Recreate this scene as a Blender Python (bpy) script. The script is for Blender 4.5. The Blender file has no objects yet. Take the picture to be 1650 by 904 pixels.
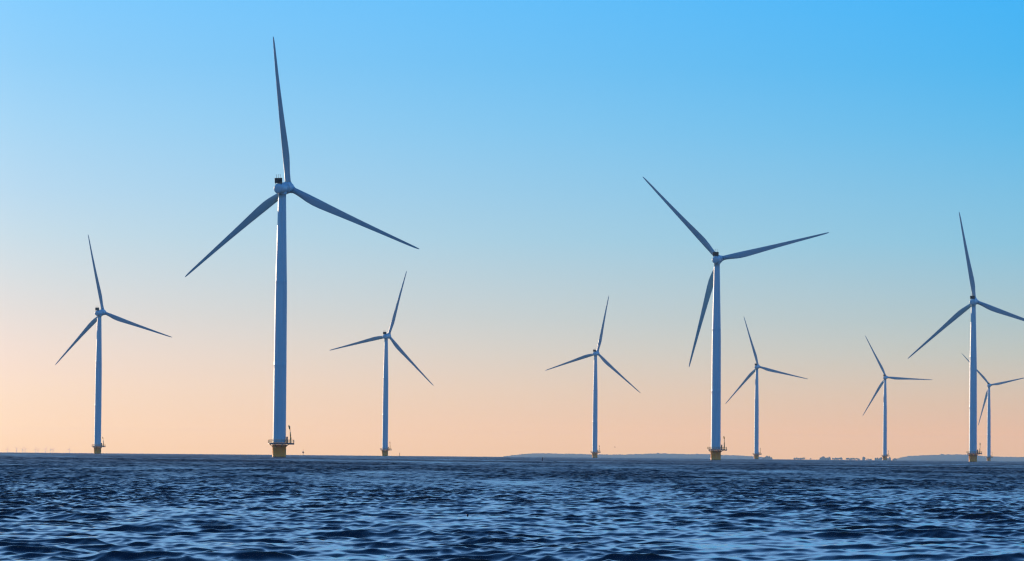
import bpy, math, random
import numpy as np
from mathutils import Vector, Matrix
R = math.radians
rng = random.Random(7)
nrng = np.random.default_rng(11)
SC = bpy.context.scene
COL = SC.collection

# ------------------------------------------------------------------ camera
CAM_H = 1.8                       # eye height above the lake
RE = 7433e3                       # radius of the earth, refraction included: the lake really curves
PITCH, ROLL = R(2.6724), R(0.5126)
fw = Vector((0, math.cos(PITCH), math.sin(PITCH)))
up0 = Vector((0, -math.sin(PITCH), math.cos(PITCH)))
r0 = Vector((1, 0, 0))
cr = r0 * math.cos(ROLL) + up0 * math.sin(ROLL)
cu = -r0 * math.sin(ROLL) + up0 * math.cos(ROLL)
cd = bpy.data.cameras.new('camera')
cam = bpy.data.objects.new('camera', cd)
COL.objects.link(cam)
M4 = Matrix((cr, cu, -fw)).transposed().to_4x4()
M4.translation = (0, 0, CAM_H)
cam.matrix_world = M4
cd.sensor_width = 36
cd.lens = 6000 / 1650 * 36
cd.clip_start = 0.5
cd.clip_end = 200000
SC.camera = cam

# ------------------------------------------------------------------ sky, sun, exposure
SUN_AZ, SUN_EL = R(-38), R(7)     # low sun, beyond the frame on the left
def lin(h):
    v = [int(h[i:i + 2], 16) / 255 for i in (0, 2, 4)]
    return [c / 12.92 if c <= 0.04045 else ((c + 0.055) / 1.055) ** 2.4 for c in v]

world = bpy.data.worlds.new('World')
SC.world = world
world.use_nodes = True
nt = world.node_tree
nt.nodes.clear()
def wn(t, **k):
    n = nt.nodes.new(t)
    for a, b in k.items(): setattr(n, a, b)
    return n
def wmath(op, a, b=None, c=None, clamp=False):
    n = wn('ShaderNodeMath', operation=op, use_clamp=clamp)
    for i, v in enumerate((a, b, c)):
        if v is None: continue
        if isinstance(v, (int, float)): n.inputs[i].default_value = v
        else: nt.links.new(v, n.inputs[i])
    return n.outputs[0]
tc = wn('ShaderNodeTexCoord')
sx = wn('ShaderNodeSeparateXYZ')
nt.links.new(tc.outputs['Generated'], sx.inputs[0])
elev = wmath('ARCSINE', wmath('MINIMUM', wmath('MAXIMUM', sx.outputs[2], 0.0), 1.0))
efac = wmath('SQRT', wmath('DIVIDE', elev, math.pi / 2))
azim = wmath('ABSOLUTE', wmath('SUBTRACT', wmath('ARCTAN2', sx.outputs[0], sx.outputs[1]), R(-28)))   # angle from the bright side of the sky
azf = wmath('POWER', wmath('DIVIDE', wmath('SUBTRACT', azim, R(20.2)), R(15.6), clamp=True), 0.72)
HAZE = 4.0e-5                     # haze density per metre; the clear sky above it is what remains once that air is taken off
AIR = (.20, .29, .45)             # radiance of endless haze
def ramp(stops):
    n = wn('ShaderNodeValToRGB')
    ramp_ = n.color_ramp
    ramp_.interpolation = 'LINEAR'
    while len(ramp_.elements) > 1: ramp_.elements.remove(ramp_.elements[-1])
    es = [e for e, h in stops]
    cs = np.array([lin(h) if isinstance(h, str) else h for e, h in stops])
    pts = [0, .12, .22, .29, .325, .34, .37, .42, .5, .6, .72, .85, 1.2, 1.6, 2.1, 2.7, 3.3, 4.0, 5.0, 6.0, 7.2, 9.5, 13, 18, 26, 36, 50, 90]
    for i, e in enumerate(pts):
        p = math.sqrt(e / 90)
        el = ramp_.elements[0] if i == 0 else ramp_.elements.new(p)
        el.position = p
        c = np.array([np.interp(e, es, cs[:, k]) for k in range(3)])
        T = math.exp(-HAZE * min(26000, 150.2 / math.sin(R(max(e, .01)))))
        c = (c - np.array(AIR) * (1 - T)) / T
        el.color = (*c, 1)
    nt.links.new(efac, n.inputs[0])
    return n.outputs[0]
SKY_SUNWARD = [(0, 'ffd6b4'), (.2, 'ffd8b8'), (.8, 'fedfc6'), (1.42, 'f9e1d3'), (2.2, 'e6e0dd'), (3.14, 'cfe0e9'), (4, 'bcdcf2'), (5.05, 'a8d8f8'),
               (6.9, '80ccff'), (11, (.43, .84, 1.44)), (17, (.33, .70, 1.30)), (27, (.07, .27, .72)), (42, (.018, .09, .29)), (90, (.012, .085, .33))]  # unseen bands above the frame raised to brighten the water's reflections
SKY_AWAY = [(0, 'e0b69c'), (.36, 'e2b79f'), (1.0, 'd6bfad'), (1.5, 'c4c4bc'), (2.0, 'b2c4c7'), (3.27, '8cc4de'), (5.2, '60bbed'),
            (7.0, '38b1f5'), (11, (.36, .77, 1.38)), (17, (.29, .65, 1.26)), (27, (.06, .25, .70)), (42, (.018, .09, .28)), (90, (.012, .085, .33))]  # bands above the frame lifted here too, for lighter wave highlights
# opposite the sun, an added rose belt and raised blue brighten the shaded fronts
SKY_BEHIND = [(0, 'f4b896'), (3, 'e4b09a'), (6, 'a4acb2'), (10, '58a4d8'), (15, (.06, .38, .98)), (22, (.045, .36, .98)), (36, (.03, .27, .80)), (60, (.015, .14, .48)), (90, (.012, .10, .38))]
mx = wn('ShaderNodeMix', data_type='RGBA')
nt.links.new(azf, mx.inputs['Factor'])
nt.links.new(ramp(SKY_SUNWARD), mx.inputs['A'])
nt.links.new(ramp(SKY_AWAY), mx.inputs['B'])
mx2 = wn('ShaderNodeMix', data_type='RGBA')
nt.links.new(wmath('DIVIDE', wmath('SUBTRACT', azim, R(75)), R(40), clamp=True), mx2.inputs['Factor'])
nt.links.new(mx.outputs['Result'], mx2.inputs['A'])
nt.links.new(ramp(SKY_BEHIND), mx2.inputs['B'])
sky = wn('ShaderNodeTexSky', sky_type='NISHITA')
sky.sun_disc = False
sky.sun_elevation = SUN_EL
sky.sun_rotation = SUN_AZ
sky.air_density = 1.2
sky.dust_density = 0.6
sky.ozone_density = 3.0
bg1 = wn('ShaderNodeBackground')
bg1.inputs['Strength'].default_value = 0.05
nt.links.new(sky.outputs[0], bg1.inputs['Color'])
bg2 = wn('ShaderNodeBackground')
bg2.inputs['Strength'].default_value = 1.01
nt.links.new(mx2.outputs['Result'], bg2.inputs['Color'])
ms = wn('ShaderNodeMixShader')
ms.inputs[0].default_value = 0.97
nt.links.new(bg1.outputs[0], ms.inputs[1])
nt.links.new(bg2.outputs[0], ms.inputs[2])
wo = wn('ShaderNodeOutputWorld')
nt.links.new(ms.outputs[0], wo.inputs['Surface'])

sl = bpy.data.lights.new('sun', 'SUN')
sl.energy = 5.0
sl.angle = R(0.53)
sl.color = (1.0, 0.69, 0.46)
sun = bpy.data.objects.new('sun', sl)
COL.objects.link(sun)
sun.location = (-300, 100, 300)
S = Vector((math.sin(SUN_AZ) * math.cos(SUN_EL), math.cos(SUN_AZ) * math.cos(SUN_EL), math.sin(SUN_EL)))
sun.rotation_euler = S.to_track_quat('Z', 'Y').to_euler()

vs = SC.view_settings
vs.view_transform = 'Standard'
vs.look = 'None'
vs.exposure = 0.0
vs.gamma = 1.0
vs.use_curve_mapping = False
SC.render.engine = 'CYCLES'
cy = SC.cycles
cy.use_denoising = True
cy.use_adaptive_sampling = False
cy.max_bounces = 5
cy.diffuse_bounces = 2
cy.glossy_bounces = 2
cy.volume_bounces = 0
cy.sample_clamp_indirect = 6
cy.filter_width = 1.3

# ------------------------------------------------------------------ helpers
def drop(d): return -d * d / (2 * RE)
def polar(az, d, z=0.0):
    """a point standing on the curved lake, az radians to the right of +Y, d metres away"""
    return Vector((d * math.sin(az), d * math.cos(az), drop(d) + z))

def material(name, color, rough=0.5, metal=0.0, vary=0.0, scale=1.0, stretch=(1, 1, 1), color2=None, bump=0.0):
    m = bpy.data.materials.new(name)
    m.use_nodes = True
    t = m.node_tree
    b = t.nodes['Principled BSDF']
    b.inputs['Roughness'].default_value = rough
    b.inputs['Metallic'].default_value = metal
    c = t.nodes.new('ShaderNodeTexCoord')
    mp = t.nodes.new('ShaderNodeMapping')
    mp.inputs['Scale'].default_value = stretch
    t.links.new(c.outputs['Object'], mp.inputs[0])
    n = t.nodes.new('ShaderNodeTexNoise')
    n.inputs['Scale'].default_value = scale
    n.inputs['Detail'].default_value = 5
    t.links.new(mp.outputs[0], n.inputs['Vector'])
    r = t.nodes.new('ShaderNodeValToRGB')
    r.color_ramp.elements[0].position = 0.35
    r.color_ramp.elements[1].position = 0.7
    c2 = color2 or [x * (1 - vary) for x in color]
    r.color_ramp.elements[0].color = (*c2, 1)
    r.color_ramp.elements[1].color = (*color, 1)
    t.links.new(n.outputs['Fac'], r.inputs[0])
    t.links.new(r.outputs[0], b.inputs['Base Color'])
    if bump:
        bp = t.nodes.new('ShaderNodeBump')
        bp.inputs['Strength'].default_value = bump
        t.links.new(n.outputs['Fac'], bp.inputs['Height'])
        t.links.new(bp.outputs[0], b.inputs['Normal'])
    return m

class MB:
    """collects shapes, then links them as one mesh object"""
    def __init__(s): s.v, s.f, s.smooth = [], [], []
    def add(s, vs_, fs, smooth=False):
        o = len(s.v)
        s.v += [tuple(p) for p in vs_]
        s.f += [tuple(i + o for i in f) for f in fs]
        s.smooth += [smooth] * len(fs)
    def box(s, c, d, bev=0.0, rz=0.0):
        """a box with its vertical edges (and rims) bevelled"""
        x, y, z = d[0] / 2, d[1] / 2, d[2] / 2
        b = min(bev, x * .45, y * .45, z * .45)
        def ring(k, zz):
            xx, yy = x - k, y - k
            bb = b if b else 0
            if not bb: return [(-xx, -yy, zz), (xx, -yy, zz), (xx, yy, zz), (-xx, yy, zz)]
            return [(-xx + bb, -yy, zz), (xx - bb, -yy, zz), (xx, -yy + bb, zz), (xx, yy - bb, zz), (xx - bb, yy, zz), (-xx + bb, yy, zz), (-xx, yy - bb, zz), (-xx, -yy + bb, zz)]
        rings = [ring(b, -z), ring(0, -z + b), ring(0, z - b), ring(b, z)] if b else [ring(0, -z), ring(0, z)]
        n = len(rings[0])
        vs_ = [p for r_ in rings for p in r_]
        ca, sa = math.cos(rz), math.sin(rz)
        vs_ = [(c[0] + p[0] * ca - p[1] * sa, c[1] + p[0] * sa + p[1] * ca, c[2] + p[2]) for p in vs_]
        fs = [tuple(reversed(range(n)))]
        for i in range(len(rings) - 1):
            for j in range(n):
                fs.append((i * n + j, i * n + (j + 1) % n, (i + 1) * n + (j + 1) % n, (i + 1) * n + j))
        fs.append(tuple(range((len(rings) - 1) * n, len(rings) * n)))
        s.add(vs_, fs)
    def loft(s, rings, smooth=True, cap=True):
        n = len(rings[0])
        vs_ = [p for r_ in rings for p in r_]
        fs = []
        for i in range(len(rings) - 1):
            for j in range(n):
                fs.append((i * n + j, i * n + (j + 1) % n, (i + 1) * n + (j + 1) % n, (i + 1) * n + j))
        if cap:
            fs.append(tuple(reversed(range(n))))
            fs.append(tuple(range((len(rings) - 1) * n, len(rings) * n)))
        s.add(vs_, fs, smooth)
    def lathe(s, prof, n=48, axis='z', smooth=True, c=(0, 0, 0)):
        rings = []
        for r_, h in prof:
            ring = []
            for j in range(n):
                a = 2 * math.pi * j / n
                if axis == 'z': p = (c[0] + r_ * math.cos(a), c[1] + r_ * math.sin(a), c[2] + h)
                else: p = (c[0] + r_ * math.sin(a), c[1] + h, c[2] + r_ * math.cos(a))
                ring.append(p)
            rings.append(ring)
        s.loft(rings, smooth)
    def tube(s, pts, rad, n=8, smooth=True):
        pts = [Vector(p) for p in pts]
        rings = []
        for i, p in enumerate(pts):
            d = (pts[min(i + 1, len(pts) - 1)] - pts[max(i - 1, 0)]).normalized()
            a = d.cross(Vector((0, 0, 1)) if abs(d.z) < .9 else Vector((1, 0, 0))).normalized()
            b = d.cross(a)
            rr = rad[i] if isinstance(rad, (list, tuple)) else rad
            rings.append([p + (a * math.cos(2 * math.pi * j / n) + b * math.sin(2 * math.pi * j / n)) * rr for j in range(n)])
        s.loft(rings, smooth)
    def ring_tube(s, rad, z, t, n=48, a0=0, a1=2 * math.pi, c=(0, 0)):
        k = 6
        closed = abs(a1 - a0 - 2 * math.pi) < 1e-6
        rings = []
        for i in range(n + 1):
            a = a0 + (a1 - a0) * i / n
            rings.append([(c[0] + (rad + t * math.cos(2 * math.pi * j / k)) * math.cos(a), c[1] + (rad + t * math.cos(2 * math.pi * j / k)) * math.sin(a), z + t * math.sin(2 * math.pi * j / k)) for j in range(k)])
        s.loft(rings, True, cap=not closed)
    def mesh(s, name, m):
        me = bpy.data.meshes.new(name)
        me.from_pydata(s.v, [], s.f)
        me.polygons.foreach_set('use_smooth', s.smooth)
        me.materials.append(m)
        me.validate()
        return me
    def build(s, name, m, parent=None):
        return link(name, s.mesh(name, m), parent)

def link(name, me, parent=None, loc=(0, 0, 0)):
    o = bpy.data.objects.new(name, me)
    COL.objects.link(o)
    o.location = loc
    if parent: o.parent = parent
    return o
def thing(name, label, cat, loc, rz=0, group=None):
    o = bpy.data.objects.new(name, None)
    COL.objects.link(o)
    o.empty_display_size = 2
    o.location = loc
    o.rotation_euler = (0, 0, rz)
    tag(o, label, cat, group)
    return o
def tag(o, label, cat, group=None):
    o['label'] = label
    o['category'] = cat
    if group: o['group'] = group
    return o

# ------------------------------------------------------------------ the lake
# A wind sea built from many small wave trains of random length and heading; each train fades out where
# the mesh gets too coarse to carry it and its slope goes into the surface roughness there instead.
WIND = R(-160)                     # the wind comes from beyond, right of the view axis, like the rotors say
NW = 84
lam = np.exp(np.linspace(math.log(0.26), math.log(4.6), NW) + nrng.normal(0, .03, NW))
spread = 0.44 + 0.34 * (lam < 0.9)
ang = WIND + nrng.normal(0, 1, NW) * spread
kk = 2 * np.pi / lam
KX, KY = kk * np.sin(ang), kk * np.cos(ang)
steep = 0.040 * np.where(lam > 1.0, (1.0 / lam) ** 0.62, 1.0) * np.where(lam < 0.5, (lam / 0.5) ** 0.15, 1.0) * np.where(lam < 1.0, 1.14, 1.0) * np.exp(nrng.normal(0, .25, NW))
# a longer, weaker and more orderly wave train underneath
NL = 16
lam = np.concatenate([lam, np.exp(np.linspace(math.log(4.2), math.log(9.0), NL))])
ang = np.concatenate([ang, WIND + nrng.normal(0, .28, NL)])
steep = np.concatenate([steep, .0095 * np.exp(nrng.normal(0, .25, NL))])
NW += NL
kk = 2 * np.pi / lam
KX, KY = kk * np.sin(ang), kk * np.cos(ang)
AMP = steep / kk
PH = nrng.uniform(0, 2 * np.pi, NW)
PK, PP, PW = [], [], []             # cat's paws: patches drawn out along the wind, from a few metres to a hundred across
for sc_, w_, n_ in ((90, .24, 5), (30, .16, 7), (11, .15, 9)):
    for _ in range(n_):
        k_ = 2 * np.pi / (sc_ * math.exp(nrng.normal(0, .3)))
        a_ = nrng.uniform(-1.1, 1.1)
        PK.append((k_ * math.cos(a_), k_ * math.sin(a_) * .35)); PP.append(nrng.uniform(0, 6.28)); PW.append(w_ * math.sqrt(2 / n_))
def gust(x, y):
    """patches of calmer and rougher water"""
    g = np.zeros_like(x)
    for (a, b), p, w in zip(PK, PP, PW):
        g += w * np.sin(a * x + b * y + p)
    return 1.0 + 0.75 * g
def waves(x, y, dr=None, dx=None):
    z = np.zeros_like(x); ox = np.zeros_like(x); oy = np.zeros_like(x)
    rest = np.zeros_like(x); crest = np.zeros_like(x)
    g = np.clip(gust(x, y), .25, 2.0)
    lee = .80 + .20 * np.clip((np.hypot(x, y) - 75) / 80, 0, 1)      # the ripples die down towards the shore
    gs = g * lee
    for i in range(NW):
        a = AMP[i] * (gs if lam[i] < .9 else g if lam[i] < 2.5 else np.float32(1))
        if dr is not None:
            ph = np.sqrt((KX[i] * dx) ** 2 + (KY[i] * dr) ** 2)
            w = np.clip((2.8 - ph) / 1.1, 0, 1)
            rest += (1 - w * w) * (steep[i] * (g if lam[i] < 2.5 else 1)) ** 2 / 2
            if w.max() <= 0: continue
            a = a * w
        t = KX[i] * x + KY[i] * y + PH[i]
        c, s_ = np.cos(t), np.sin(t)
        z += a * c
        if lam[i] > .4: crest += (a * kk[i]) * c
        q = 1.3
        ox -= q * a * s_ * (KX[i] / kk[i])
        oy -= q * a * s_ * (KY[i] / kk[i])
    return z, ox, oy, rest, crest

def grow(a, b, s0, s1):
    out = [a]
    while out[-1] < b:
        out.append(out[-1] + s0 + (s1 - s0) * (out[-1] - a) / (b - a))
    return out[1:]
rows = [3, 6, 10, 14] + grow(14, 24, 1.5, .3) + grow(24, 46, .3, .06) + grow(46, 120, .054, .06) + grow(120, 420, .06, .16) + grow(420, 1000, .15, .36) + grow(1000, 2200, .36, .9) + grow(2200, 6200, .9, 6.0) + list(np.geomspace(6400, 25500, 64))
rows = np.array(rows)
half = R(9.6)
dense = np.linspace(-half, half, 720)
side = []
a_ = half
st = dense[1] - dense[0]
while True:
    st *= 1.025 if a_ < R(25) else 1.18
    a_ += min(st, R(6))
    if a_ >= math.pi - R(3): break
    side.append(a_)
cols = np.concatenate([[-math.pi], -np.array(side[::-1]), dense, side])
nr, nc = len(rows), len(cols)
DR = np.gradient(rows)
DA = np.gradient(cols)
verts = np.zeros((nr * nc + 1, 3), np.float32)
restv = np.zeros(nr * nc + 1, np.float32)
crestv = np.zeros(nr * nc + 1, np.float32)
STEP = 120
for i0 in range(0, nr, STEP):
    i1 = min(nr, i0 + STEP)
    rr, aa = np.meshgrid(rows[i0:i1], cols, indexing='ij')
    dr = np.repeat(DR[i0:i1, None], nc, 1)
    dx = rr * DA[None, :]
    x, y = rr * np.sin(aa), rr * np.cos(aa)
    z, ox, oy, rest, crest = waves(x, y, dr, dx)
    p = np.stack([x + ox, y + oy, z - rr * rr / (2 * RE)], -1).reshape(-1, 3)
    verts[i0 * nc:i1 * nc] = p
    restv[i0 * nc:i1 * nc] = rest.reshape(-1)
    crestv[i0 * nc:i1 * nc] = crest.reshape(-1)
ii, jj = np.meshgrid(np.arange(nr - 1), np.arange(nc), indexing='ij')
j2 = (jj + 1) % nc
quads = np.stack([ii * nc + jj, ii * nc + j2, (ii + 1) * nc + j2, (ii + 1) * nc + jj], -1).reshape(-1, 4)[:, ::-1]
tri = np.stack([np.full(nc, nr * nc), (np.arange(nc) + 1) % nc, np.arange(nc)], -1)[:, ::1]
nq, ntri = len(quads), len(tri)
me = bpy.data.meshes.new('water')
me.vertices.add(len(verts))
me.vertices.foreach_set('co', verts.reshape(-1))
me.loops.add(nq * 4 + ntri * 3)
me.loops.foreach_set('vertex_index', np.concatenate([quads.reshape(-1), tri.reshape(-1)]).astype(np.int32))
me.polygons.add(nq + ntri)
me.polygons.foreach_set('loop_start', np.concatenate([np.arange(nq) * 4, nq * 4 + np.arange(ntri) * 3]).astype(np.int32))
me.polygons.foreach_set('use_smooth', np.ones(nq + ntri, bool))
me.update(calc_edges=True)
at_ = me.attributes.new('fine_slope', 'FLOAT', 'POINT')
at_.data.foreach_set('value', restv)
at_ = me.attributes.new('crest', 'FLOAT', 'POINT')
at_.data.foreach_set('value', crestv)
sig = float(np.sqrt((steep[lam > .4] ** 2).sum() / 2))
water_mat = bpy.data.materials.new('lake_water')
water_mat.use_nodes = True
t = water_mat.node_tree
b = t.nodes['Principled BSDF']
b.inputs['IOR'].default_value = 1.333
at_n = t.nodes.new('ShaderNodeAttribute')
at_n.attribute_name = 'fine_slope'
def tm(op, a, b_=None):
    n = t.nodes.new('ShaderNodeMath'); n.operation = op
    for i, v in enumerate((a, b_)):
        if v is None: continue
        if isinstance(v, (int, float)): n.inputs[i].default_value = v
        else: t.links.new(v, n.inputs[i])
    return n.outputs[0]
# GGX alpha = sqrt(2 x slope variance per axis); roughness = sqrt(alpha)
alpha2 = tm('ADD', at_n.outputs['Fac'], 0.00004)
t.links.new(tm('POWER', alpha2, 0.25), b.inputs['Roughness'])
# sunlight through the thin silty crests is painted in as brown, and the sharpest of them break into a little foam
at_c = t.nodes.new('ShaderNodeAttribute')
at_c.attribute_name = 'crest'
body = t.nodes.new('ShaderNodeValToRGB')
body.color_ramp.elements[0].position = 0.0
body.color_ramp.elements[0].color = (0.008, 0.016, 0.027, 1)
body.color_ramp.elements[1].position = 1.0
body.color_ramp.elements[1].color = (0.42, 0.43, 0.42, 1)
for p_, c_ in ((.50, (.009, .016, .025, 1)), (.72, (.034, .026, .016, 1)), (.90, (.05, .04, .026, 1))):
    e_ = body.color_ramp.elements.new(p_)
    e_.color = c_
t.links.new(tm('DIVIDE', at_c.outputs['Fac'], 3.2 * sig), body.inputs[0])
t.links.new(body.outputs[0], b.inputs['Base Color'])
geo = t.nodes.new('ShaderNodeNewGeometry')
n1 = t.nodes.new('ShaderNodeTexNoise'); n1.inputs['Scale'].default_value = 6.5; n1.inputs['Detail'].default_value = 3
n2 = t.nodes.new('ShaderNodeTexNoise'); n2.inputs['Scale'].default_value = 1.6; n2.inputs['Detail'].default_value = 2
t.links.new(geo.outputs['Position'], n1.inputs['Vector'])
t.links.new(geo.outputs['Position'], n2.inputs['Vector'])
hsum = tm('ADD', tm('MULTIPLY', n1.outputs['Fac'], 0.0025), tm('MULTIPLY', n2.outputs['Fac'], 0.003))
bp = t.nodes.new('ShaderNodeBump')
bp.inputs['Strength'].default_value = 0.9
bp.inputs['Distance'].default_value = 1.0
t.links.new(hsum, bp.inputs['Height'])
t.links.new(bp.outputs[0], b.inputs['Normal'])
me.materials.append(water_mat)
water = link('water', me)
water['kind'] = 'structure'
def lake_z(x, y):
    d = math.hypot(x, y)
    X, Y = np.array([x]), np.array([y])
    return float(waves(X, Y, np.array([np.interp(d, rows, DR)]), np.array([d * 2 * half / 720]))[0][0]) + drop(d)

# ------------------------------------------------------------------ materials
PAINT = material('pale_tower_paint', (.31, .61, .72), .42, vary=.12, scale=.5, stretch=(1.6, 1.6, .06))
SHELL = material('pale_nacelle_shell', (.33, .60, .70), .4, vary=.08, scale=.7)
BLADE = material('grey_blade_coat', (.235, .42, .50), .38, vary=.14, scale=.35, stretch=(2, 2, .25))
YELLOW = material('yellow_base_paint', (1.0, .41, .05), .5, color2=(.92, .34, .045), scale=.8, stretch=(1, 1, .25))
YRAIL = material('yellow_steel', (.55, .32, .06), .5, vary=.3, scale=1.5)
STEEL = material('dark_galvanised_steel', (.16, .15, .15), .55, .3, vary=.3, scale=2)
DARK = material('dark_radiator', (.025, .028, .035), .6, vary=.3, scale=3)
TIDE = material('weed_stained_steel', (.07, .06, .035), .7, vary=.4, scale=2)
LEAF = material('dark_foliage', (.05, .075, .04), .8, color2=(.03, .05, .03), scale=.2)
BARK = material('bark', (.08, .06, .045), .9, vary=.3, scale=1)
LAND = material('wooded_ground', (.05, .075, .04), .9, color2=(.035, .055, .035), scale=.01)

# ------------------------------------------------------------------ wind turbine meshes (local: z up, x right of the rotor axis, y towards the rotor)
HUB_H, ROT_R, OVER = 94.75, 53.9, 5.03
TILT = R(6)
def tower_mesh():
    m = MB()
    prof = [(2.28, 5.25), (2.34, 5.25), (2.34, 5.55), (2.28, 5.6)]
    for z in np.linspace(6, 92.6, 60):
        r_ = np.interp(z, [5, 30, 58, 93], [2.30, 2.24, 2.10, 1.36])
        prof.append((r_, z))
        for zf in (32.0, 62.0):                              # flange seams between the tower sections
            if abs(z - zf) < .74:
                prof += [(r_ + .025, z + .1), (r_ + .025, z + .3), (r_, z + .4)]
    prof += [(1.5, 92.62), (1.5, 92.95), (1.3, 93.0)]
    m.lathe(prof, 64)
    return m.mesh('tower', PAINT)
def foundation_mesh():
    m = MB()
    m.lathe([(2.42, -4), (2.42, .55), (2.42, 4.1), (2.75, 4.15), (2.75, 4.45), (2.45, 4.5), (2.45, 4.62), (2.2, 4.62)], 64)
    return m.mesh('foundation', YELLOW)
def tide_mesh():
    m = MB()
    m.lathe([(2.425, -3), (2.436, -2.9), (2.436, .30), (2.425, .36)], 64)
    return m.mesh('tide_band', TIDE)
def platform_mesh():
    m = MB()
    n = 48
    ro, ri, z0, z1 = 3.95, 2.36, 4.68, 5.2
    rings = []
    for rr_, zz in ((ri, z0), (ro, z0), (ro, z1), (ri, z1), (ri, z0)):
        rings.append([(rr_ * math.cos(2 * math.pi * j / n), rr_ * math.sin(2 * math.pi * j / n), zz) for j in range(n)])
    m.loft(rings, False, cap=False)
    m.box((4.25, -.2, 4.9), (1.9, 3.4, .55), .04)            # laydown wing that carries the crane
    for k in range(8):                                       # brackets under the deck
        a = 2 * math.pi * (k + .5) / 8
        c, s = math.cos(a), math.sin(a)
        m.tube([(2.4 * c, 2.4 * s, 3.75), (3.5 * c, 3.5 * s, 4.7)], .1, 6)
    return m.mesh('platform', STEEL)
def railing_mesh():
    m = MB()
    pts = []
    a0 = R(27)
    for j in range(41):
        a = a0 + (2 * math.pi - 2 * a0) * j / 40
        pts.append((3.9 * math.cos(a), 3.9 * math.sin(a)))
    pts += [(5.1, -1.8), (5.1, 1.45), pts[0]]
    for h in (5.55, 5.9, 6.28):
        m.tube([(x, y, h) for x, y in pts], .06, 6)
    for i, (x, y) in enumerate(pts[:-1]):
        if i % 2 == 0 or i > 40: m.tube([(x, y, 5.18), (x, y, 6.28)], .06, 6)
    m.tube([(5.1, -.2, 5.18), (5.1, -.2, 6.28)], .06, 6)
    return m.mesh('railing', YRAIL)
def crane_post_mesh():
    m = MB()
    m.lathe([(.34, 5.18), (.34, 5.35), (.2, 5.4), (.18, 6.6), (.27, 6.65), (.27, 6.95), (.1, 7.0)], 16, c=(4.0, -.3, 0))
    m.box((4.0, -.3, 6.3), (.5, .55, .5), .05)
    return m.mesh('crane_post', YRAIL)
def crane_boom_mesh():                                       # folded up for the weather; local origin at the slewing head
    m = MB()
    m.tube([(0, 0, -.2), (-.12, 0, 1.6), (-.28, 0, 3.5)], [.2, .18, .15], 8)
    m.tube([(.16, 0, 0), (.02, 0, 1.7)], .08, 6)
    m.tube([(-.25, 0, 3.2), (-.42, 0, 4.1), (-.62, 0, 4.35), (-.75, 0, 4.2)], [.22, .32, .26, .12], 8)
    m.tube([(-.3, 0, 3.6), (-.5, 0, 3.9)], .2, 8)
    return m.mesh('crane_boom', YRAIL)
def cabinet_mesh():
    m = MB()
    m.box((2.72, -.4, 6.3), (.55, .9, 2.2), .04)
    m.box((3.01, -.4, 6.3), (.04, .7, 1.7), .01)
    return m.mesh('control_cabinet', STEEL)
def door_mesh():
    m = MB()
    rings = []
    for (k, o) in ((.0, 2.27), (.0, 2.345), (.06, 2.355)):
        ring = []
        for j in range(20):
            a = 2 * math.pi * j / 20
            w = (.42 - k) * math.copysign(abs(math.cos(a)) ** .5, math.cos(a))
            h = (1.05 - k) * math.copysign(abs(math.sin(a)) ** .5, math.sin(a))
            th = -math.pi / 2 + w / 2.3
            ring.append((o * math.cos(th), o * math.sin(th), 6.6 + h))
        rings.append(ring)
    m.loft(rings, False)
    return m.mesh('door', SHELL)
def nacelle_mesh():                                          # local origin on the tower axis at hub height, y = rotor axis
    m = MB()
    m.lathe([(.4, -3.62), (1.25, -3.58), (1.6, -3.4), (1.78, -3.05), (1.85, -2.4), (1.87, -.5), (1.87, 1.35), (1.78, 1.4), (1.78, 1.5),
             (2.08, 1.56), (2.14, 1.75), (2.14, 2.95), (2.05, 3.12), (1.5, 3.16)], 48, 'y')
    m.lathe([(1.42, -2.05), (1.46, -1.75), (1.5, -1.2)], 40, 'z')   # yaw skirt onto the tower
    m.box((0, -1.2, 1.86), (1.5, 2.6, .3), .1)               # roof hatch
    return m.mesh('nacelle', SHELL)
def cooler_mesh():
    m = MB()
    m.box((0, -2.75, 2.89), (2.8, .55, 1.82), .05)
    for i in range(9):
        m.box((-1.16 + i * .29, -3.05, 2.89), (.06, .06, 1.5))
    m.box((0, -3.07, 2.89), (2.5, .05, .07))
    for s in (-1.05, 1.05):
        m.box((s, -2.75, 1.92), (.16, .4, .9), .02)
    return m.mesh('cooler', DARK)
def mast_mesh():
    m = MB()
    m.tube([(0, 0, 0), (0, 0, 1.05)], .06, 6)
    m.lathe([(.02, 1.0), (.12, 1.03), (.12, 1.14), (.02, 1.2)], 8, 'z')
    return m.mesh('sensor_mast', STEEL)
def hub_mesh():                                              # local origin at the rotor centre
    m = MB()
    prof = [(1.35, -1.83), (1.72, -1.7), (1.86, -1.2), (1.92, -.4), (1.9, .3), (1.78, .95), (1.5, 1.5), (1.05, 1.95), (.55, 2.2), (.12, 2.28)]
    m.lathe(prof, 48, 'y')
    for k in range(3):
        a = 2 * math.pi * k / 3
        d = Vector((math.sin(a), 0, math.cos(a)))
        rings = []
        u, w = Vector((math.cos(a), 0, -math.sin(a))), Vector((0, 1, 0))
        for rr_, h in ((1.42, .9), (1.3, 1.75), (1.2, 2.0), (1.13, 2.02)):
            rings.append([d * h + (u * math.cos(2 * math.pi * j / 28) + w * math.sin(2 * math.pi * j / 28)) * rr_ for j in range(28)])
        m.loft(rings)
    return m.mesh('hub', SHELL)
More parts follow.
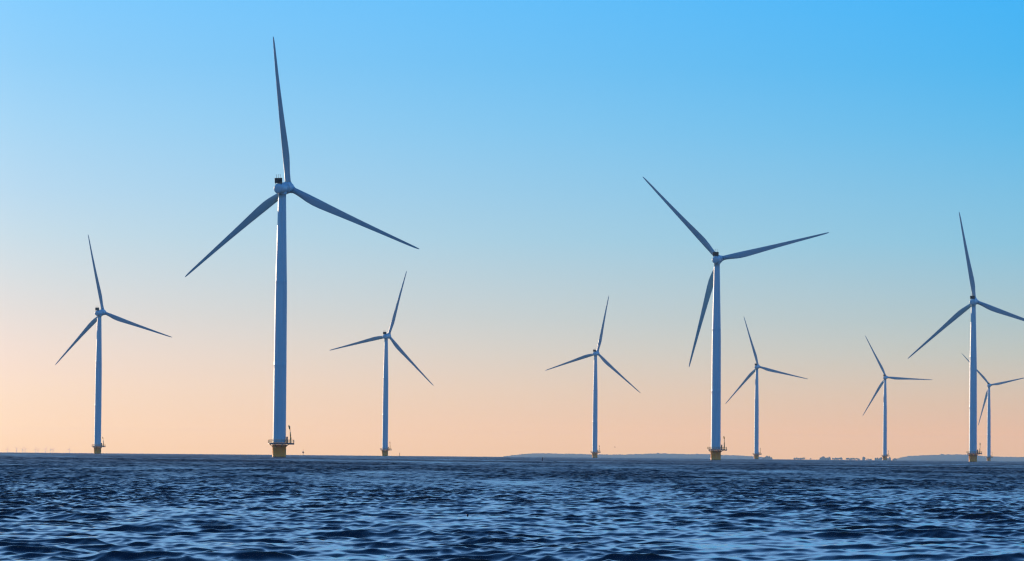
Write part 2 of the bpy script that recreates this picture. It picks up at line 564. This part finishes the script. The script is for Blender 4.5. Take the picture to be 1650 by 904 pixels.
def blade_mesh():                                            # local: z = span, x = clockwise seen from behind (trailing side), y = upwind
    m = MB()
    rs = [1.9, 2.6, 3.6, 5, 6.5, 8.5, 11, 14, 18, 22, 27, 32, 37, 42, 46, 49.5, 51.8, 53.1, 53.7, 53.88]
    ch = [2.1, 2.1, 2.14, 2.3, 2.55, 2.85, 3.0, 2.9, 2.6, 2.28, 1.95, 1.66, 1.4, 1.16, .98, .82, .66, .46, .28, .10]
    tk = [1.0, 1.0, .95, .82, .66, .5, .38, .31, .26, .23, .21, .2, .19, .18, .18, .17, .17, .17, .17, .17]
    le = [1.05, 1.05, 1.05, 1.05, 1.06, 1.05, 1.0, .93, .82, .72, .62, .53, .45, .38, .32, .27, .22, .16, .1, .04]
    n = 28
    rings = []
    for i, r_ in enumerate(rs):
        c, tkk = ch[i], tk[i]
        tw = R(np.interp(r_, [2, 8, 14, 22, 32, 45, 54], [13, 12, 9, 5.5, 3, 1, 0]))
        rnd = min(1, max(0, (tkk - .35) / .6))               # 1 = cylinder root, 0 = airfoil
        pre = 2.17 * (max(0, r_ - 2) / 52) ** 2 + r_ * 0
        ring = []
        for j in range(n):
            a = 2 * math.pi * j / n
            u = (1 - math.cos(a)) / 2                        # 0 at leading edge, 1 at trailing edge
            th = 5 * tkk * .5 * 2 * (.2969 * math.sqrt(max(u, 0)) - .126 * u - .3516 * u * u + .2843 * u ** 3 - .1036 * u ** 4) * .5 * 2
            ya = th * c * .5 * (1 if a < math.pi else -1) * (1.25 if a < math.pi else .75)
            yc = math.sin(a) * c / 2 * tkk
            x = -le[i] + u * c
            y = yc * rnd + ya * (1 - rnd)
            # twist turns the leading edge upwind about the pitch axis
            ring.append((x * math.cos(tw) + y * math.sin(tw), -x * math.sin(tw) + y * math.cos(tw) + pre, r_))
        rings.append(ring)
    m.loft(rings)
    return m.mesh('blade', BLADE)
MESH = dict(tower=tower_mesh(), foundation=foundation_mesh(), tide_band=tide_mesh(), platform=platform_mesh(), railing=railing_mesh(),
            crane_post=crane_post_mesh(), crane_boom=crane_boom_mesh(), control_cabinet=cabinet_mesh(), door=door_mesh(), nacelle=nacelle_mesh(), cooler=cooler_mesh(),
            sensor_mast=mast_mesh(), hub=hub_mesh(), blade=blade_mesh())

def turbine(az, d, yaw, th, label, group, deck=0.0, lean=0.0, scale=1.0, small=False):
    """yaw and th in degrees: rotor axis right of +Y, first blade clockwise from straight up"""
    root = thing('wind_turbine', label, 'wind turbine', polar(az, d), 0, group)
    root.scale = (scale,) * 3
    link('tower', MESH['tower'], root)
    if not small:
        f = link('foundation', MESH['foundation'], root)
        link('tide_band', MESH['tide_band'], f)
        f.rotation_euler = (0, 0, R(deck))
        p = link('platform', MESH['platform'], root)
        p.rotation_euler = (0, 0, R(deck))
        link('railing', MESH['railing'], p)
        c = link('crane', MESH['crane_post'], root)
        c.rotation_euler = (0, 0, R(deck))
        bm_ = link('crane_boom', MESH['crane_boom'], c, (4.0, -.3, 6.9))
        bm_.rotation_euler = (0, R(lean), 0)
        k = link('control_cabinet', MESH['control_cabinet'], root)
        k.rotation_euler = (0, 0, R(deck))
        dd = link('door', MESH['door'], root)
        dd.rotation_euler = (0, 0, R(deck + 60))
    # rotor frame: x right, y upwind axis, z up in the rotor plane
    F = Matrix.Rotation(-R(yaw), 4, 'Z') @ Matrix.Rotation(TILT, 4, 'X')
    na = link('nacelle', MESH['nacelle'], root)
    na.matrix_local = Matrix.Translation((0, 0, HUB_H)) @ F
    if not small:
        co = link('cooler', MESH['cooler'], na)
        for s in (-.75, 0, .75): link('sensor_mast', MESH['sensor_mast'], co, (s, -2.75, 3.8))
    H = Matrix.Translation((0, 0, HUB_H)) @ F @ Matrix.Translation((0, OVER, 0)) @ Matrix.Rotation(R(th), 4, 'Y')
    hu = link('hub', MESH['hub'], root)
    hu.matrix_local = H
    for kx in range(3):
        bl = link('blade', MESH['blade'], root)
        bl.matrix_local = H @ Matrix.Rotation(2 * math.pi * kx / 3, 4, 'Y')
    return root

BIG = 'wind turbines standing in the lake'
G = [
 (-0.110334, 2518.8, 24.11, -11.47, 'leftmost full-size white wind turbine, beside the row of tiny far turbines', 0, -2),
 (-0.061968, 1311.2, 23.28, -5.45, 'tallest white wind turbine with a clear yellow base and one blade almost upright', 0, -2),
 (-0.033658, 2947.5, 21.04, 17.49, 'white wind turbine just right of the tallest one, its upper blade leaning right', 0, 4),
 (0.022621, 3385.9, 19.71, 12.55, 'slim white wind turbine alone before the left hill, upper blade leaning right', 0, 6),
 (0.055000, 1759.5, 14.30, -43.16, 'second tallest white wind turbine, one blade hanging down beside its tower', 0, 4),
 (0.065872, 3838.9, 21.50, -16.18, 'small white wind turbine close to the right of the second tallest one', 0, 6),
 (0.100097, 4294.6, 19.69, -26.96, 'small white wind turbine above the row of far trees, one blade level to the right', 0, 6),
 (0.123435, 2219.5, 17.56, -9.70, 'tall white wind turbine at the right, its right blade cut by the picture edge', 0, 8),
 (0.127630, 4704.2, 21.11, -41.98, 'small white wind turbine whose blades pass behind the tall tower at the right edge', 0, 6),
]
for az, d, yaw, th, lab, deck, lean in G:
    turbine(az, d, yaw, th, lab, BIG, deck, lean)

# the row of tiny turbines beyond the horizon at the far left (pixel column -> bearing)
def bearing(px): return math.atan((px - 825) / 6000)
TINY = [(15.5, 20600, 10), (30, 19600, 52), (39.5, 20900, 33), (44, 20500, 80), (60.5, 20700, 5), (64.5, 21000, 62), (77, 20300, 25), (85, 20800, 100), (88.5, 20900, 47), (115, 20500, 15)]
for px, d, th in TINY:
    turbine(bearing(px), d, 15 + rng.uniform(-6, 6), th, 'one of the tiny far wind turbines in a faint row on the left horizon', 'tiny wind turbines on the left horizon', scale=.38, small=True)

# ------------------------------------------------------------------ far shore
PXM = 1 / 6000
def hidden(d): return (d - math.sqrt(2 * RE * CAM_H)) ** 2 / (2 * RE)
def hill(name, d, prof, seed, depth=1400):
    """a low wooded rise; prof = (pixel column, pixels above the horizon)"""
    g = np.random.default_rng(seed)
    xs = np.arange(prof[0][0], prof[-1][0] + .01, .9)
    hp = np.interp(xs, [p[0] for p in prof], [p[1] for p in prof])
    nd = 14
    top = hidden(d) + hp * d * PXM
    V, Fc = [], []
    for i, px in enumerate(xs):
        az = bearing(px)
        for j in range(nd):
            u = j / (nd - 1)
            s = math.sin(math.pi * min(1, u * 1.0)) ** .6 if 0 < u < 1 else 0
            dd = d - depth / 2 + depth * u
            z = top[i] * s - (3 if s == 0 else 0)
            z += s * g.normal(0, .7)
            V.append(polar(az, dd, z))
    for i in range(len(xs) - 1):
        for j in range(nd - 1):
            a = i * nd + j
            Fc.append((a, a + nd, a + nd + 1, a + 1))
    m = MB()
    m.add(V, Fc, True)
    o = m.build(name, LAND)
    o['kind'] = 'structure'
    return xs, top, d
def crown_shape(m, c, w, h, g, lumps=7):
    """an uneven crown of leaf clumps round a point"""
    for k in range(lumps):
        a, q = g.uniform(0, 6.28), g.uniform(0, .62)
        cc = Vector((c[0] + math.cos(a) * q * w / 2, c[1] + math.sin(a) * q * w / 2, c[2] + g.uniform(-.34, .34) * h))
        r_ = g.uniform(.26, .42)
        rings = []
        for ph in (-80, -45, -10, 25, 55, 82):
            p_ = R(ph)
            rings.append([(cc.x + r_ * w * math.cos(p_) * math.cos(t_) * g.uniform(.8, 1.2), cc.y + r_ * w * math.cos(p_) * math.sin(t_) * g.uniform(.8, 1.2), cc.z + r_ * h * math.sin(p_) * g.uniform(.85, 1.15)) for t_ in [2 * math.pi * j / 9 for j in range(9)]])
        m.loft(rings, False)
left_hill = [(812, -2), (818, .4), (830, 2.2), (845, 3.6), (862, 6.0), (880, 5.9), (905, 5.6), (930, 5.5), (955, 4.8), (985, 4.8), (1010, 5.0), (1035, 6.2), (1065, 7.6), (1085, 7.2), (1110, 6.6),
             (1135, 7.0), (1165, 5.8), (1190, 5.2), (1212, 4.4), (1228, 3.0), (1240, 2.2), (1247, -2)]
right_hill = [(1438, -2), (1446, 1.6), (1455, 4.4), (1468, 6.8), (1485, 7.8), (1505, 8.8), (1530, 9.8), (1552, 10.2), (1570, 9.2), (1590, 7.4), (1615, 6.8), (1650, 6.6), (1700, 7.2), (1760, 5.5), (1830, 6.5), (1900, 3), (1960, -2)]
h1 = hill('hills', 21500, left_hill, 3)
h2 = hill('hills', 21000, right_hill, 4)
wood = MB()
gw = random.Random(5)
for xs, top, d in (h1, h2):
    for i, px in enumerate(xs):
        if top[i] < hidden(d) + 1: continue
        if gw.random() < .75:
            w = gw.uniform(14, 40); h = gw.uniform(3, 6) * (1.9 if gw.random() < .04 else 1)
            p = polar(bearing(px + gw.uniform(-.5, .5)), d + gw.uniform(-150, 60), top[i] * .97)
            crown_shape(wood, (p.x, p.y, p.z - 1 + h * .1), w, h, gw, 3)
wo_ = wood.build('woodland', LEAF)
wo_['kind'] = 'stuff'
tag(wo_, 'dark wooded skyline along the two low blue hills on the far shore', 'woodland')

# low land under the far trees, just below the horizon from here
sh = MB()
azs = np.linspace(bearing(1225), bearing(1475), 60)
Vs, Fs = [], []
for a in azs:
    for dd, z in ((15700, -1), (15800, .9), (16500, 1.2), (16700, -1)): Vs.append(polar(a, dd, z))
for i in range(len(azs) - 1):
    for j in range(3): Fs.append((i * 4 + j, i * 4 + 4 + j, i * 4 + 5 + j, i * 4 + 1 + j))
sh.add(Vs, Fs, True)
so = sh.build('land', LAND)
so['kind'] = 'structure'
TREE_MESHES = {}
def tree_meshes(kind, i):
    if (kind, i) not in TREE_MESHES:
        g = random.Random(kind + str(i))
        m = MB()
        if kind == 'full': crown_shape(m, (0, 0, .58), .9, .8, g, 11)      # crown down to the ground
        else: crown_shape(m, (0, 0, .8), .85, .42, g, 9)                    # crown on a bare trunk
        cm = m.mesh('crown', LEAF)
        t_ = MB()
        t_.tube([(0, 0, -.1), (.01, 0, .3), (0, .01, .85)], [.035, .026, .012], 7)
        for k in range(4):
            a = g.uniform(0, 6.28)
            t_.tube([(0, 0, .5 + .07 * k), (.2 * math.cos(a), .2 * math.sin(a), .72 + .05 * k)], [.014, .006], 5)
        TREE_MESHES[(kind, i)] = (cm, t_.mesh('trunk', BARK))
    return TREE_MESHES[(kind, i)]
TD = 16000
def tree(px, hpx, wpx, kind, label, group):
    d = TD + rng.uniform(-150, 300)
    base = polar(bearing(px), d, 1.0)
    h = hidden(d) + hpx * d * PXM - 1.0
    root = thing('tree', label, 'tree', base, rng.uniform(0, 6.28), group)
    cm, tmh = tree_meshes(kind, rng.randrange(4))
    w = wpx * d * PXM
    root.scale = (w, w, h)
    link('crown', cm, root)
    link('trunk', tmh, root)
FAR = 'far trees on the low shore between the hills'
CL = [(1233, 1245, 4.6, 4.4, 'full', 'bushy far tree at the right tip of the left hill'),
      (1282, 1298, 2.9, 2.8, 'bare', 'far tree in the short thin row left of the broad clump'),
      (1308, 1308.5, 3.4, 2.4, 'bare', 'lone far tree just left of the broad clump on the horizon'),
      (1324, 1338, 4.5, 4.6, 'full', 'far tree in the broad dense clump between the two hills'),
      (1343, 1359, 3.2, 2.8, 'bare', 'far tree in the thin broken row right of the broad clump'),
      (1366, 1387, 3.0, 2.8, 'bare', 'far tree in the dotted row between the broad clump and the tall rounded tree'),
      (1394, 1395.5, 5.2, 4.2, 'full', 'tall rounded far tree standing left of the small turbine foot'),
      (1399, 1406, 2.4, 2.2, 'bare', 'tiny far tree between the rounded tree and the small turbine foot'),
      (1413, 1421, 4.2, 4.0, 'full', 'dense far tree touching the left side of the small turbine foot'),
      (1430, 1436, 4.2, 3.8, 'full', 'dense far tree touching the right side of the small turbine foot'),
      (1441, 1446, 3.0, 3.0, 'bare', 'small far tree at the left tip of the right hill')]
for x0, x1, hp, wp, kind, lab in CL:
    n = max(1, round((x1 - x0) / (wp * .62)) + (1 if x1 - x0 > 2 else 0))
    for i in range(n):
        px = x0 + (x1 - x0) * (i / max(1, n - 1))
        tree(px + rng.uniform(-.4, .4), hp * rng.uniform(.6, 1.12), wp * rng.uniform(.8, 1.2), kind, lab, FAR)

# ------------------------------------------------------------------ small things on the water and in the air
mk = thing('channel_marker', 'dark channel marker with a square topmark on the horizon right of the tallest turbine', 'channel marker', polar(bearing(491.3), 2300))
m = MB(); m.lathe([(.16, -2), (.16, 2.5), (.1, 2.55), (.1, 4.2), (.03, 4.25)], 10); m.build('post', STEEL, mk)
m = MB(); m.box((0, 0, 2.3), (1.1, 1.1, .75), .08); m.build('topmark', DARK, mk)
pp = MB(); pp.lathe([(.2, -2), (.2, 2.4), (.14, 2.5), (.14, 2.75), (.03, 2.8)], 10)
po = pp.build('post', STEEL); po.location = polar(bearing(646.7), 2700)
po.name = 'marker_pole'
tag(po, 'thin dark pole on the horizon just right of the turbine that leans right', 'pole')
ps = MB(); ps.lathe([(.11, -2), (.1, .9), (.14, .92), (.14, 1.05), (.04, 1.1)], 10)
q = bearing(876.5)
s_o = ps.build('marker_stake', DARK); s_o.location = polar(q, 1050)
tag(s_o, 'short dark stake in the water in front of the long low hill', 'stake')
# a dark little float among the waves
fx, fd = bearing(757), 101.0
fl = MB()
fl.lathe([(.02, -.08), (.045, -.06), (.055, 0), (.045, .04), (.02, .055), (.016, .075), (.03, .09), (.03, .115), (.008, .125)], 16)
fo = fl.build('fishing_float', DARK)
fo.location = (fd * math.sin(fx), fd * math.cos(fx), lake_z(fd * math.sin(fx), fd * math.cos(fx)))
tag(fo, 'tiny dark float with a knobbed top bobbing on the near waves', 'float')
# a gull far out
bd = 1500
bx = bearing(990.7)
ray = (fw * 6000 + cr * (990.7 - 825) + cu * (452 - 720.6)).normalized()
gl = MB()
rings = []
for y, r_, z in ((-.3, .01, 0), (-.2, .05, 0), (-.05, .075, 0), (.1, .07, .01), (.18, .04, .03), (.24, .045, .04), (.28, .03, .035), (.34, .006, .025)):
    rings.append([(r_ * math.cos(2 * math.pi * j / 10), y, z + r_ * math.sin(2 * math.pi * j / 10)) for j in range(10)])
gl.loft(rings)
for s in (-1, 1):
    w = []
    for x, y0, y1, z in ((.03, .1, -.08, .03), (.25, .14, -.04, .16), (.42, .08, -.06, .14), (.62, -.08, -.14, .05)):
        w.append([(s * x, y0, z), (s * x, (y0 + y1) / 2, z + .015), (s * x, y1, z), (s * x, (y0 + y1) / 2, z - .008)])
    gl.loft(w)
go = gl.build('gull', material('grey_feathers', (.2, .2, .2), .8, vary=.3, scale=8))
go.location = Vector((0, 0, CAM_H)) + ray * bd
go.rotation_euler = (0, R(12), R(-70))
tag(go, 'tiny dark gull flying low beside the mid-distance turbine', 'gull')

# ------------------------------------------------------------------ the air
hz = MB()
B = 26000.0
zb, zt = drop(25600) - 1.5, 152.0
hz.add([(-B, -B, zb), (B, -B, zb), (B, B, zb), (-B, B, zb), (-B, -B, zt), (B, -B, zt), (B, B, zt), (-B, B, zt)],
       [(3, 2, 1, 0), (4, 5, 6, 7), (0, 1, 5, 4), (1, 2, 6, 5), (2, 3, 7, 6), (3, 0, 4, 7)])
hm = bpy.data.materials.new('haze_air')
hm.use_nodes = True
t = hm.node_tree
t.nodes.clear()
pv = t.nodes.new('ShaderNodeVolumePrincipled')
pv.inputs['Color'].default_value = (.52, .83, 1.0, 1)
pv.inputs['Density'].default_value = HAZE
pv.inputs['Anisotropy'].default_value = 0.0
out = t.nodes.new('ShaderNodeOutputMaterial')
t.links.new(pv.outputs[0], out.inputs['Volume'])
ho = hz.build('haze', hm)
ho['kind'] = 'stuff'
ho['label'] = 'thin bluish haze over the lake'
